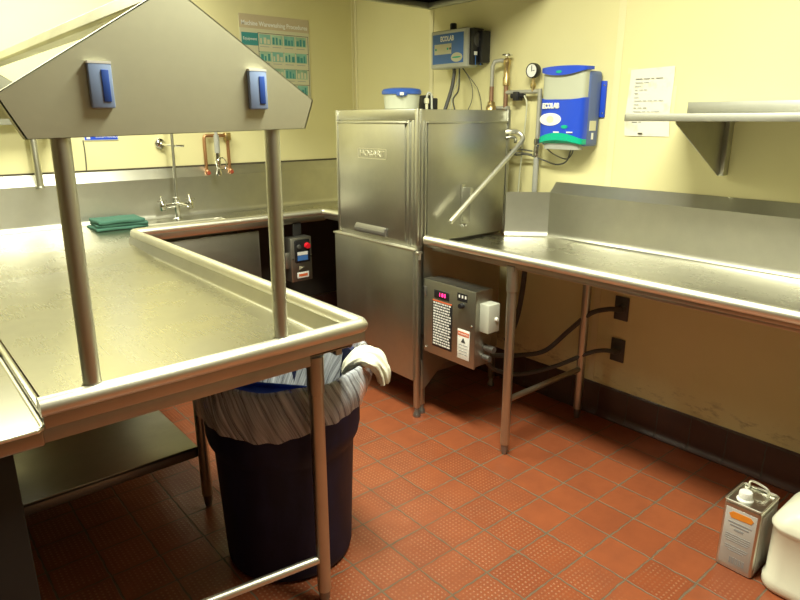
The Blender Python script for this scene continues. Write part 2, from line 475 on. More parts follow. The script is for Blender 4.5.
g = G(); g.box(.15, .815, 2.205, 3.25, .249, .264, .003).box(.15, .815, 2.205, 2.217, .217, .262, .003).box(.803, .815, 2.205, 3.25, .217, .262, .003)
g.build('under_shelf', 'shelfst', T)

# neighbouring counter with dark base
T = thing('side_counter', 'steel counter with dark base, at the far left edge beside the L-shaped table', 'counter', (-.3, 2.0, 0))
G().box(-.9, .192, 1.380, 3.0, .842, .884, .005, 3).build('worktop', 'counterst', T)
G().tube([(-.9, 1.380, .880), (.182, 1.380, .880), (.190, 1.387, .880), (.192, 1.40, .880), (.192, 1.9, .880)], .006, 12).build('edge_bead', 'rim', T)
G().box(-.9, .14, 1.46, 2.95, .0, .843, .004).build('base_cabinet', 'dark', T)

# ------------------------------------------------------------------ slanted rack shelf above the dish table
T = thing('rack_shelf', 'overhead double-sloped rack shelf with pointed steel end panel, on posts above the left dish table', 'shelf', (.54, 1.41, ZR))
zb, ze, za = 1.472, 1.543, 1.775
def gable(y, th=.004):
    g = G()
    pts = [(.251, y, zb-.010), (.872, y, zb+.003), (.898, y, ze), (.568, y, .0+1.763), (.556, y, 1.763), (.212, y, ze)]
    if y < 2: pts = [(x*.983, y, 1.5+(z-1.5)*.983) for x, y, z in pts]
    g.prism(pts, (0, th, 0))
    # turned-in flange
    q = pts+[pts[0]]
    for a, b in zip(q, q[1:]):
        a, b = V(a), V(b); c = V((.565, y, 1.58))
        ia = a+(c-a).normalized()*.003; ib = b+(c-b).normalized()*.003
        g.prism([a, b, ib, ia], (0, .03, 0))
    return g
gab = gable(1.380, .003).build('end_panel', 'gable', T)
gable(3.94).build('end_panel', 'dullpanel', T)
for cx in (.390, .730):
    g = G()
    h0, h1 = 1.520, 1.606
    g.box(cx-.022, cx+.022, 1.367, 1.380, h0, h1, .003)
    o = g.build('card_holder', 'clipblue', T)
    G().box(cx+.001, cx+.015, 1.3650, 1.3680, h0+.012, h1-.014, .001).build('slot', 'clipdark', o)
    G().box(cx-.022, cx+.022, 1.3665, 1.380, h1-.003, h1+.0015).build('top_edge', 'white', o)
# ridge beam and side rails
G().prism([(.537, 1.40, 1.745), (.552, 1.40, 1.780), (.580, 1.40, 1.780), (.595, 1.40, 1.745), (.590, 1.40, 1.735), (.542, 1.40, 1.735)], (0, 2.54, 0)).build('ridge_beam', 'gable', T, bevel=.002)
for s in (-1, 1):
    x = .565+s*.285
    G().box(x-.012, x+.012, 1.42, 3.94, 1.50, 1.52, .003).box(x+s*.012-.003, x+s*.012+.003, 1.42, 3.94, 1.50, 1.545, .001).build('side_rail', 'gable', T)
for (x, y, zbot) in ((.302, 1.402, ZR-.008), (.768, 1.402, ZR-.008), (.745, 3.985, 1.13), (.34, 3.985, 1.13)):
    tl = .008 if y < 2 else 0
    o = G().cyl((x, y, zbot), (x+tl, y, zb+.004), .0185, 24).build('post', 'post', T)
    G().lathe((x, y, zbot), [(.0185, .010), (.0225, .003), (.0225, 0), (0, 0)], 24).build('collar', 'leg', o)

# ------------------------------------------------------------------ faucet
T = thing('pre_rinse_faucet', 'chrome two-handle pre-rinse faucet with tall riser, behind the sink', 'faucet', (1.465, 3.9, zd(3.9)))
fz = zd(3.9)
o = G().lathe((1.465, 3.9, fz), [(0, 0), (.028, 0), (.028, .006), (.017, .012), (.017, .10), (.021, .105), (.021, .135), (.012, .14), (0, .14)], 24).build('body', 'chrome', T)
G().tube([(1.375, 3.9, fz+.085), (1.465, 3.9, fz+.092), (1.555, 3.9, fz+.085)], .014, 16).build('mixer_bar', 'chrome', T)
for s in (-1, 1):
    x = 1.465+s*.088
    o = G().lathe((x, 3.9, fz+.06), [(0, 0), (.017, 0), (.019, .02), (.016, .045), (.01, .055), (0, .055)], 18).build('handle', 'chrome', T)
    G().tube([(x, 3.9, fz+.11), (x-.012, 3.885, fz+.15)], .006, 10).tube([(x-.03, 3.9, fz+.118), (x+.03, 3.895, fz+.118)], .005, 10).build('lever', 'chrome', o)
G().tube(spline([(1.465, 3.88, fz+.10), (1.485, 3.84, fz+.095), (1.50, 3.81, fz+.085), (1.503, 3.80, fz+.07)], 5), .008, 12).build('spout', 'chrome', T)
G().cyl((1.468, 3.9, fz+.13), (1.482, 3.9, 1.62), .009, 14).build('riser_pipe', 'leg', T)
hp = spline([(1.482, 3.9, 1.62), (1.49, 3.9, 1.74), (1.58, 3.88, 1.83), (1.66, 3.86, 1.78), (1.735, 3.86, 1.60), (1.742, 3.86, 1.44), (1.743, 3.86, 1.38)], 8)
G().tube(hp, .010, 12).build('hose', 'greyp', T)
o = G().lathe((1.743, 3.86, 0), [(0, 1.15), (.015, 1.15), (.018, 1.165), (.011, 1.19), (.011, 1.205), (.016, 1.22), (.019, 1.27), (.014, 1.31), (.013, 1.40), (0, 1.40)], 18).build('spray_valve', 'chrome', T)
G().tube([(1.743+.030*math.cos(a)+.012, 3.835, 1.225+.036*math.sin(a)) for a in [2*PI*k/20 for k in range(21)]], .004, 8).build('hold_ring', 'chrome', o)
G().lathe((1.743, 3.86, 0), [(.0165, 1.40), (.0175, 1.31), (.0165, 1.29)], 18).build('grip', 'greyp', o)
G().lathe((1.45, YB, 1.350), [(0, -.026), (.02, -.026), (.031, -.02), (.034, -.004), (.034, 0), (0, 0)], 26, 'y').build('wall_flange', 'chrome', T)
G().tube([(1.45, YB-.02, 1.350), (1.455, 3.96, 1.345), (1.50, 3.9, 1.340), (1.545, 3.9, 1.338)], .0065, 12).build('wall_bracket', 'chrome', T)

T = thing('copper_pipe_loop', 'upside-down U of copper pipe on the back wall behind the hanging spray valve', 'pipe', (1.83, 4.03, 1.17))
yy = 4.025
G().tube([(1.733, yy, 1.165), (1.733, yy, 1.375), (1.737, yy, 1.388), (1.748, yy, 1.392), (1.880, yy, 1.392), (1.891, yy, 1.388), (1.895, yy, 1.375), (1.895, yy, 1.165)], .0105, 12).build('pipe', 'copper', T)
for x in (1.733, 1.895):
    G().lathe((x, 4.012, 1.16), [(0, -.015), (.014, -.015), (.017, -.005), (.017, .01), (.011, .018), (0, .018)], 14).build('valve', 'red' if 0 else 'copper', T)
    G().lathe((x, 3.998, 1.158), [(0, -.008), (.012, -.008), (.012, 0), (.005, .004), (.005, .02)], 12, 'y').build('valve_handle', 'valvered', T)
G().box(1.873, 1.913, yy-.02, yy+.02, 1.36, 1.41, .006).build('backflow_body', 'brass', T)

# green cloths
T = thing('folded_cloth', 'folded stack of green cleaning cloths on the steel deck beside the sink', 'cloth', (1.10, 3.85, zd(3.8)))
for i, (dx, dy, th, r) in enumerate(((0, 0, .017, .03), (.006, .004, .017, -.02), (-.004, -.003, .020, .05))):
    def f(u, v, i=i, dx=dx, dy=dy, th=th, r=r):
        pass
    g = G(); z0 = zd(3.8)+.0015+i*.0185
    rm = Matrix.Rotation(r-.05, 3, 'Z')
    g.box(.94+dx+.01*i, 1.235+dx-.008*i, 3.745+dy, 3.935+dy, z0, z0+th, .007, 3)
    bmesh.ops.subdivide_edges(g.bm, edges=[e for e in g.bm.edges if e.calc_length() > .1], cuts=9, use_grid_fill=True)
    c = V((1.1, 3.84, z0))
    for v in g.bm.verts:
        q = rm @ (v.co-c)
        q.z += .006*noise.noise(q*14+V((i*3, 0, 0)))*(1 if i else .3)
        q.x += .012*noise.noise(q*9+V((5, i, 0))); q.y += .012*noise.noise(q*9+V((i, 5, 2)))
        v.co = c+q
    g.build('cloth_layer', 'greencloth', T, angle=80)

# ------------------------------------------------------------------ dishwasher
T = thing('dishwasher', 'tall stainless hood-type commercial dishwasher standing in the corner between both dish tables', 'dishwasher', (2.3, 2.55, 0))
X0, X1, Y0, Y1 = 1.985, 2.615, 2.222, 2.88
g = G(); g.box(X0+.006, X1, Y0+.006, Y1, .93, 1.538, .004)
hood = g.build('hood', 'machine', T)
# front door face (faces -x)
g = G()
g.box(X0-.004, X0+.012, 2.318, 2.866, .915, 1.478, .004)
g.box(X0-.010, X0+.012, 2.300, 2.868, 1.474, 1.484, .004)
g.box(X0-.001, X0+.012, 2.228, 2.875, 1.490, 1.540, .003)
door = g.build('front_door', 'machine', T)
for bx in ((X0-.003, X0+.010, 2.286, 2.302, .90, 1.49), (X0-.006, X0+.010, 2.222, 2.246, .90, 1.54), (X0-.001, X0+.010, 2.255, 2.272, .90, 1.49),
           (X0-.006, X0+.010, 2.866, 2.884, .90, 1.54), (X0+.011, X0+.024, Y0-.004, Y0+.010, .90, 1.54), (X0+.036, X0+.048, Y0-.004, Y0+.010, .90, 1.49),
           (X1-.018, X1+.004, Y0-.006, Y0+.010, .90, 1.54)):
    G().box(*bx, .003).build('corner_guide', 'machine', T)
# right door face (faces -y)
g = G(); g.box(X0+.055, X1-.022, Y0-.003, Y0+.01, .915, 1.478, .004); g.box(X0+.050, X1-.020, Y0-.009, Y0+.01, 1.474, 1.484, .004)
g.build('side_door', 'machine', T)
# recessed handle on the door
g = G(); g.box(X0-.020, X0-.003, 2.46, 2.715, .922, .928, .002).box(X0-.020, X0-.016, 2.46, 2.715, .922, .945, .002)
g.prism([(X0-.004, 2.46, .965), (X0-.018, 2.46, .946), (X0-.018, 2.46, .94), (X0-.004, 2.46, .955)], (0, .255, 0))
g.build('door_handle', 'foot', door)
G().box(X0-.0205, X0-.004, 2.452, 2.462, .922, .960, .002).build('handle_end', 'foot', door)
# nameplate
np_ = G()
for a in (0, 1):
    z = 1.350 if a else 1.302
    np_.box(X0-.0055, X0-.003, 2.455, 2.690, z, z+.0035)
np_.box(X0-.0055, X0-.003, 2.455, 2.4585, 1.302, 1.3535).box(X0-.0055, X0-.003, 2.6865, 2.690, 1.302, 1.3535)
o = np_.build('nameplate_frame', 'rim', door)
text('lettering', 'HOBART', (X0-.0045, 2.573, 1.3275), .042, '-x', 'rim', door, .0015, w=.20, bold=.0006)
# ledge and lower front panel
G().box(X0-.022, X0+.02, Y0+.012, 2.915, .882, .892, .003).build('ledge', 'rim', T)
G().box(X0-.018, X0+.004, Y0+.018, 2.905, .205, .883, .003).build('lower_panel', 'machine_h', T)
g = G(); g.box(X0+.005, X1-.005, Y0+.035, Y1-.01, .20, .93, .003)
g.build('tank', 'shelfst', T)
g = G(); g.prism([(2.03, 2.232, .90), (2.03, 2.232, .145), (2.045, 2.232, .145), (2.175, 2.232, .25), (2.60, 2.232, .25), (2.60, 2.232, .90)], (0, .012, 0))
g.build('side_skirt', 'machine', T)
for (x, y) in ((X0+.008, Y0+.012), (X0+.055, Y0+.03), (X0+.01, Y1-.02), (X1-.03, Y0+.03), (X1-.03, Y1-.03)):
    o = G().box(x-.014, x+.014, y-.014, y+.014, .05, .905 if x < 2.0 and y < 2.3 else .3, .004).build('leg', 'machine', T)
    G().lathe((x, y, 0), [(0, 0), (.019, 0), (.021, .008), (.017, .02), (.012, .03), (.012, .06), (0, .06)], 18).build('foot', 'foot', o)
G().box(X0-.012, X0+.02, Y0-.012, Y0+.012, .868, .880, .003).cyl((X0+.004, Y0-.008, .84), (X0+.004, Y0-.008, .87), .007).build('hinge_catch', 'rim', T)
# lever handle
lp = [(2.128, 2.150, 1.017), (2.40, 2.150, 1.213), (2.612, 2.150, 1.366)]
G().tube(lp+spline([(2.612, 2.150, 1.366), (2.640, 2.152, 1.392), (2.648, 2.165, 1.412), (2.636, 2.185, 1.428), (2.605, 2.20, 1.432), (2.585, 2.222, 1.43)], 6)[1:], .0125, 18).build('lift_lever', 'chrome' if 0 else 'rim', T)
G().tube(spline([(2.618, 2.18, 1.377), (2.628, 2.19, 1.395), (2.612, 2.20, 1.404), (2.590, 2.222, 1.400)], 5), .008, 12).build('pivot_arm', 'leg', T)
G().lathe((2.128, 2.150, 1.017), [(0, 0), (.0105, 0)], 16, 'z').build('lever_end', 'black', T)
G().box(2.272, 2.292, 2.162, 2.219, 1.00, 1.17, .003).box(2.262, 2.302, 2.213, 2.219, .985, 1.185, .002).build('lever_stop', 'machine', T)
for x in (2.262, 2.285):
    G().lathe((x+.01, Y0-.004, .978), [(0, -.012), (.007, -.011), (.009, -.004), (.009, 0)], 12, 'y').build('screw', 'chrome', T)

# control box of the heater on the machine's side
T = thing('control_box', 'square stainless control box with red digital display, under the right dish table beside the dishwasher', 'control box', (2.08, 2.0, .376))
bx0, bx1, by0, by1, bz0, bz1 = 2.0, 2.12, 1.850, 2.195, .378, .752
G().box(bx0+.012, bx1, by0+.006, by1, bz0+.006, bz1-.004, .004).build('housing', 'shelfst', T)
G().box(2.02, 2.11, 2.19, 2.236, .45, .70, .002).build('mounting_bracket', 'shelfst', T)
cov = G().box(bx0, bx0+.014, by0, by1, bz0, bz1, .004).box(bx0+.004, bx0+.05, by0+.001, by1-.001, bz1-.004, bz1, .001).build('cover', 'machine_h', T)
o = G().box(bx0-.004, bx0, 2.020, 2.118, .672, .712, .001).build('display_window', 'black', T)
for i in range(3):
    y = 2.078-i*.017
    text('digit', '180'[i], (bx0-.0048, y, .692), .026, '-x', 'display', o, .0003)
o = G().box(bx0-.003, bx0, 1.998, 2.128, .425, .662, .001).build('instruction_label', 'black', T)
for r_ in range(16):
    z = .648-r_*.0138
    y = 2.122
    g = G()
    while y > 2.010:
        w = random.uniform(.006, .022)
        g.box(bx0-.0038, bx0-.003, max(2.003, y-w), y, z-.0036, z+.0036); y -= w+.004
    g.build('print_line', 'white', o)
G().box(bx0-.0036, bx0-.003, 1.998, 2.128, .655, .662).build('label_stripe', 'orangered', o)
o = G().box(bx0-.003, bx0, 1.880, 1.956, .412, .556, .001).build('warning_label', 'white', T)
G().box(bx0-.0038, bx0-.003, 1.882, 1.954, .526, .547).build('label_stripe', 'orangered', o)
text('lettering', 'WARNING', (bx0-.0045, 1.918, .536), .013, '-x', 'white', o, .0002)
G().prism([(bx0-.0038, 1.918, .518), (bx0-.0038, 1.903, .494), (bx0-.0038, 1.933, .494)], (.0008, 0, 0)).build('hazard_mark', 'ink', o)
for k in range(4): G().box(bx0-.0036, bx0-.003, 1.890, 1.946, .480-k*.015, .483-k*.015).build('print_line', 'greyink', o)
o = G().lathe((bx0, 1.930, .672), [(0, -.022), (.011, -.021), (.013, -.014), (.013, 0)], 20, 'x').build('selector_knob', 'black', T)
G().box(bx0-.001, bx0, 1.902, 1.965, .690, .728).build('dial_plate', 'black', T)
for k in range(3): G().box(bx0-.0018, bx0-.001, 1.907+k*.02, 1.916+k*.02, .706, .720).build('dial_mark', 'white', T)
o = G().box(bx0-.006, bx0, 2.172, 2.188, .665, .715, .002).build('latch', 'foot', T)
for y, z in ((1.870, .585), (2.178, .40)): G().lathe((bx0, y, z), [(0, -.004), (.005, -.003), (.006, 0)], 12, 'x').build('screw', 'chrome', T)
o = G().box(2.035, 2.110, 1.800, 1.856, .558, .692, .004).build('junction_box', 'ltgrey', T)
G().lathe((2.085, 1.800, .62), [(0, -.012), (.008, -.011), (.010, 0)], 14, 'y').build('toggle', 'white', o)
G().cyl((2.08, 1.855, .47), (2.08, 1.80, .47), .016).cyl((2.07, 1.855, .425), (2.07, 1.815, .425), .014).build('cable_gland', 'foot', T)

# ------------------------------------------------------------------ clean dish table (right wall)
T = thing('clean_dish_table', 'long stainless dish table with rolled front rim and tall backsplash along the right wall', 'table', (2.35, 1.2, 0))
RX, RZ, RE = 2.022, .958, -.6
g = G()
def dz(x): return .902
g.face([(RX+.03, RE, .902), (2.67, RE, .902), (2.67, 2.0, .902), (RX+.03, 2.0, .902)])
g.face([(RX+.03, 2.0, .902), (2.67, 2.0, .902), (2.53, 2.165, .902), (RX+.03, 2.222, .902)])
g.face([(RX+.03, 2.222, .902), (2.53, 2.165, .902), (2.52, 2.222, .902)])
bmesh.ops.remove_doubles(g.bm, verts=g.bm.verts[:], dist=.0005)
g.build('deck', 'deck', T, solid=.002, flat=True)
g = G(); riser(g, (RX+.03, RE, .902), (RX+.03, 2.215, .902), (-1, 0, 0), .902, RZ-RR, w=.025); g.build('rim_upstand', 'decky', T, solid=.002)
G().tube([(RX, RE, RZ-RR), (RX, 2.19, RZ-RR), (RX, 2.203, RZ-RR), (RX, 2.213, RZ-RR)], [RR, RR, RR*1.12, RR*.7], 20).build('rolled_rim', 'rim', T)
G().box(RX-.004, RX+.008, RE, 2.20, .902, RZ-RR, .003).box(RX+.016, RX+.026, RE, 2.18, .885, .905, .002).build('apron', 'leg', T)
g = G()
pr = [(2.665, .9025), (2.677, .9), (2.687, .906), (2.693, .918), (2.695, .932), (2.695, 1.128), (2.742, 1.180), (2.743, 1.17)]
ends = [2.0 for x, z in pr]
for (x0, z0), (x1, z1), e0, e1 in zip(pr, pr[1:], ends, ends[1:]):
    g.face([(x0, RE, z0), (x0, 2.0, z0), (x1, 2.0, z1), (x1, RE, z1)])
g.face([(2.695, 2.0, 1.128), (2.742, 2.0, 1.18), (2.743, 2.0, .9), (2.695, 2.0, .9)])
bmesh.ops.remove_doubles(g.bm, verts=g.bm.verts[:], dist=.0002)
g.build('backsplash', 'decky', T, angle=30)
g = G(); a = V((2.695, 2.0, 0)); b = V((2.545, 2.165, 0)); nn = V((-.740, -.673, 0))
pr = [(.028, .9025), (.014, .902), (.005, .912), (.0, .93), (0, 1.130), (-.006, 1.130), (-.006, .9)]
for (u0, z0), (u1, z1) in zip(pr, pr[1:]):
    g.face([a+nn*u0+V((0, 0, z0)), b+nn*u0+V((0, 0, z0)), b+nn*u1+V((0, 0, z1)), a+nn*u1+V((0, 0, z1))])
bmesh.ops.remove_doubles(g.bm, verts=g.bm.verts[:], dist=.0002)
g.build('end_splash', 'decky', T, angle=30)
for x, y in ((2.05, 1.686), (2.62, 1.686), (2.05, .42), (2.62, .42)): leg(T, x, y, .896)
for y in (1.686, .42): G().cyl((2.05, y, .272), (2.62, y, .272), .0135, 18).build('cross_rail', 'leg', T)
G().box(2.03, 2.64, 1.665, 1.707, .872, .896, .002).build('under_channel', 'galv', T)

# ------------------------------------------------------------------ hood over the machine
T = thing('exhaust_hood', 'overhead exhaust hood with a steel lip and dark interior, hanging above the dishwasher', 'hood', (2.2, 2.5, 2.115))
hx0, hx1, hy0, hy1, hz = 1.62, XW, 2.05, 2.985, 2.115
g = G()
g.box(hx0, hx0+.012, hy0, hy1, hz+.03, ZC-.002); g.box(hx1-.016, hx1-.003, hy0, hy1, hz+.03, ZC-.002)
g.box(hx0, hx1-.004, hy0, hy0+.012, hz+.03, ZC-.002); g.box(hx0, hx1-.004, hy1-.012, hy1, hz+.03, ZC-.002)
g.build('canopy', 'hooddark', T)
g = G()
g.box(hx0-.006, hx0+.028, hy0, hy1, hz, hz+.032, .003); g.box(hx1-.032, hx1-.001, hy0, hy1, hz, hz+.032, .003)
g.box(hx0, hx1-.001, hy0-.006, hy0+.028, hz, hz+.032, .003); g.box(hx0, hx1-.001, hy1-.028, hy1+.002, hz, hz+.032, .003)
g.build('lip', 'galv', T)

# ------------------------------------------------------------------ wall shelf
T = thing('wall_shelf', 'stainless shelf on a triangular bracket, high on the right wall', 'shelf', (2.5, .8, 1.488))
G().box(2.272, XW-.002, .2, 1.362, 1.508, 1.513, .001).box(2.270, 2.276, .2, 1.362, 1.486, 1.513, .002).box(2.270, XW-.002, 1.357, 1.362, 1.486, 1.513, .001).build('shelf_board', 'galv', T)
G().box(XW-.010, XW-.002, .2, 1.350, 1.512, 1.562, .002).build('back_lip', 'galv', T)
g = G(); g.prism([(2.30, 1.17, 1.508), (XW-.01, 1.17, 1.508), (XW-.01, 1.17, 1.268), (2.70, 1.17, 1.268), (2.30, 1.17, 1.478)], (0, .003, 0))
g.box(XW-.042, XW-.001, 1.150, 1.173, 1.268, 1.508, .002)
g.box(2.31, XW-.03, 1.14, 1.173, 1.503, 1.508)
g.build('bracket', 'machine', T)
g = G(); g.prism([(2.30, .45, 1.508), (XW-.01, .45, 1.508), (XW-.01, .45, 1.268), (2.70, .45, 1.268), (2.30, .45, 1.478)], (0, .003, 0)); g.box(XW-.042, XW-.001, .415, .453, 1.268, 1.508, .002)
g.build('bracket', 'machine', T)

# paper notice
T = thing('paper_notice', 'aged white paper notice taped to the yellow wall, partly behind the wall shelf', 'notice', (XW, 1.53, 1.42))
def fp(u, v):
    y = 1.636-.205*u-(.012*(1-v)*u)
    return V((XW-.0035-.006*abs(noise.noise(V((u*2, v*2, 3)))), y+.004*math.sin(v*5), 1.418+v*.288+.006*u*v))
G().grid(fp, 14, 14).build('sheet', 'paper', T, solid=.0006)
for k in range(13):
    z = 1.665-k*.0155; g = G(); y = 1.602
    while y > 1.47:
        w = random.uniform(.012, .04); w = min(w, y-1.462)
        g.box(XW-.0100, XW-.0094, y-w, y, z-.0011, z+.0011); y -= w+.007
        if random.random() < .12: break
    g.build('print_line', 'greyink' if k % 4 else 'ink', T)
g = G(); g.box(XW-.0102, XW-.0096, 1.545, 1.567, 1.426, 1.433); g.build('stain', 'caulk', T)
for (y0, y1, z0, z1) in ((1.60, 1.65, 1.69, 1.715), (1.41, 1.435, 1.50, 1.63)):
    G().box(XW-.0012, XW, y0, y1, z0, z1).build('tape', 'strip', T)

# ------------------------------------------------------------------ controller on the wall
T = thing('dispenser_controller', 'square blue-fronted controller box mounted high on the wall above the dishwasher', 'controller', (XW, 2.69, 1.765))
cy0, cy1, cz0, cz1, cx = 2.548, 2.835, 1.768, 1.968, 2.62
G().box(cx, XW-.03, cy0, cy1, cz0, cz1, .010, 3).box(XW-.03, XW, cy0+.02, cy1-.02, cz0+.02, cz1-.02).build('case', 'ltgrey', T)
o = G().box(cx-.002, cx+.002, cy0+.026, cy1-.018, cz0+.024, cz1-.020, .0015).build('front_label', 'blue2', T)
text('lettering', 'ECOLAB', (cx-.003, 2.700, 1.921), .036, '-x', 'white', o, .0005, w=.105, bold=.0012)
G().box(cx-.004, cx-.002, 2.665, 2.800, 1.842, 1.896, .001).build('keypad', 'cream', o)
for (y, m) in ((2.795, 'green'), (2.70, 'green'), (2.68, 'ink')):
    G().lathe((cx-.004, y-.008, 1.869), [(0, -.002), (.006, -.002), (.006, 0)], 12, 'x').build('button', m, o)
def ellipse(c, ry, rz, th, n=36):
    g = G(); pts = [V(c)+V((0, ry*math.cos(2*PI*k/n), rz*math.sin(2*PI*k/n))) for k in range(n)]
    return g.prism(pts, (th, 0, 0))
e = ellipse((cx-.0045, 2.622, 1.821), .043, .024, .003).build('badge', 'cream', o)
ellipse((cx-.0055, 2.622, 1.821), .034, .004, .001).build('badge_print', 'green', e)
G().box(cx+.02, cx+.10, cy0-.03, cy0+.004, cz0+.01, cz1-.004, .004).build('pump_mount', 'black', T)
G().box(cx+.055, XW-.005, cy0-.062, cy0-.02, cz0+.02, cz1-.018, .006).build('pump_housing', 'black', T)
G().lathe((cx+.06, cy0-.03, 1.905), [(0, -.016), (.006, -.016), (.008, -.008), (.034, -.007), (.038, 0)], 24, 'y').build('pump_cover', 'hose', T)
for x in (cx+.035, cx+.075):
    G().box(x-.010, x+.010, cy0-.036, cy0-.028, 1.826, 1.845, .001).build('tube_clip', 'white', T)
    G().cyl((x, cy0-.033, 1.826), (x, cy0-.033, 1.775), .0022, 8).build('pump_tube', 'blue2', T)
G().lathe((cx+.045, 2.70, cz1), [(0, .038), (.016, .036), (.019, .03), (.019, 0)], 18).build('cap', 'black', T)
def wire(nm, pts, r, mat, label, cat='wire', group=None, base=None):
    o = G().tube(spline(pts, 7), r, 8).build(nm, mat, base=base or pts[0]); tag(o, label, cat, group); return o
wx = 2.68
for i, (pts, r, m) in enumerate((
    ([(wx, 2.705, 1.775), (wx, 2.702, 1.74), (2.66, 2.70, 1.66), (2.61, 2.70, 1.542)], .011, 'hose'),
    ([(wx, 2.66, 1.775), (wx, 2.66, 1.73), (wx, 2.665, 1.65), (2.63, 2.655, 1.60), (2.60, 2.61, 1.541)], .0045, 'wire'))):
    wire('hose', pts, r, m, ('thick grey hose' if i == 0 else 'thin dark hose')+' dropping from the controller to the top of the dishwasher', 'hose')
wire('hose', [(wx, 2.66, 1.775), (wx, 2.672, 1.70), (2.66, 2.69, 1.64), (2.62, 2.66, 1.56), (2.60, 2.655, 1.541)], .004, 'clearhose', 'pale clear hose crossing behind the thin dark hose under the controller', 'hose')
wire('wire', [(wx, 2.645, 1.775), (2.70, 2.60, 1.71), (2.70, 2.572, 1.64), (2.70, 2.585, 1.575), (2.66, 2.60, 1.5)], .0022, 'wire', 'thin grey wire bowing right below the controller', 'wire')
wire('wire', [(wx, 2.64, 1.775), (2.71, 2.61, 1.72), (2.72, 2.55, 1.65), (2.72, 2.52, 1.55), (2.70, 2.51, 1.40)], .0022, 'wire', 'thin grey wire slanting down to the right of the other wires', 'wire')

# ------------------------------------------------------------------ solid detergent dispenser
T = thing('detergent_dispenser', 'large bright blue detergent dispenser with rounded front and green base on the right wall', 'dispenser', (XW, 1.88, 1.35))
def shell(z0, z1, y0, y1, xf, xb, n=28, taper=0.0):
    g = G(); pr = []
    for k in range(n+1):
        a = PI*k/n; cy = (y0+y1)/2; ry = (y1-y0)/2
        sy = math.cos(a); sx = math.sin(a)
        pr.append((xb-(xb-xf)*abs(sx)**.38, cy+ry*math.copysign(abs(sy)**.7, sy)))
    return g, pr
def shellbuild(name, z0, z1, y0, y1, xf, xb, mat, par, curve0=0, curve1=0, grow=0):
    g, pr = shell(z0, z1, y0, y1, xf, xb)
    lo, hi = [], []; cy = (y0+y1)/2; ry = (y1-y0)/2
    for x, y in pr:
        q = 1-((y-cy)/ry)**2
        lo.append(g.bm.verts.new((x-grow, y, z0+curve0*q))); hi.append(g.bm.verts.new((x-grow, y, z1+curve1*q)))
    n = len(pr)
    for k in range(n): g.bm.faces.new((lo[k], lo[(k+1) % n], hi[(k+1) % n], hi[k]))
    g.bm.faces.new(lo[::-1]); g.bm.faces.new(hi)
    return g.build(name, mat, par, angle=50)
dy0, dy1, xf, xb = 1.772, 2.022, 2.585, 2.645
shellbuild('lid', 1.712, 1.726, dy0-.006, dy1+.006, xf-.008, xb+.01, 'blue', T, curve0=-.022, curve1=.006)
shellbuild('reservoir', 1.585, 1.716, dy0+.004, dy1-.004, xf+.006, xb, 'cloudy', T, curve0=-.01)
fb = shellbuild('front_cover', 1.400, 1.590, dy0, dy1, xf, xb, 'blue', T, curve0=.028, curve1=-.012)
shellbuild('base_band', 1.378, 1.402, dy0, dy1, xf-.002, xb, 'green', T, curve0=.018, curve1=.028)
shellbuild('outlet_cup', 1.352, 1.385, dy0+.02, dy1-.02, xf+.02, xb, 'greyp', T, curve1=.015)
text('lettering', 'ECOLAB', (xf-.002, 1.944, 1.553), .034, '-x', 'white', fb, .004, w=.095, bold=.0014)
e = ellipse((xf-.002, 1.944, 1.492), .062, .029, .008).build('badge', 'white', fb)
ellipse((xf-.0035, 1.944, 1.492), .020, .016, .002).build('badge_picture', 'cream', e)
ellipse((xf-.003, 1.86, 1.458), .018, .008, .006).build('green_mark', 'green', fb)
for y in (1.905, 1.83): G().box(xf-.003, xf+.004, y-.016, y+.016, 1.430, 1.436).build('small_print', 'white', fb)
ellipse((xf-.010, 1.905, 1.706), .016, .006, .006).build('lid_mark', 'green', T)
G().box(xb-.012, XW-.010, 1.770, 2.030, 1.368, 1.708, .014, 3).box(XW-.012, XW, 1.80, 2.0, 1.40, 1.68).build('back_housing', 'bluegrey', T)
o = G().box(XW-.012, XW, 1.748, 1.80, 1.50, 1.665, .004).build('wall_bracket', 'blue', T)
for z in (1.52, 1.645): G().lathe((XW-.012, 1.758, z), [(0, -.003), (.004, -.003), (.005, 0)], 10, 'x').build('screw', 'chrome', o)
o = G().box(xb+.01, xb+.06, 1.7680, 1.7705, 1.440, 1.485).build('side_label', 'cream', T)
G().box(xb+.03, xb+.045, 1.768, 1.7705, 1.40, 1.43).build('side_label', 'white', T)
wire('tube', [(2.62, 1.99, 1.36), (2.68, 1.985, 1.325), (2.715, 1.93, 1.30), (2.72, 1.90, 1.33), (2.71, 1.89, 1.37)], .003, 'wire', 'dark thin tube looping beneath the blue detergent dispenser', 'tube')
wire('tube', [(2.69, 2.30, 1.325), (2.68, 2.22, 1.31), (2.68, 2.15, 1.315), (2.70, 2.06, 1.29), (2.72, 1.99, 1.27), (2.72, 1.93, 1.29), (2.71, 1.90, 1.355)], .004, 'wire', 'dark tube sagging from the pipes to below the blue detergent dispenser', 'tube')

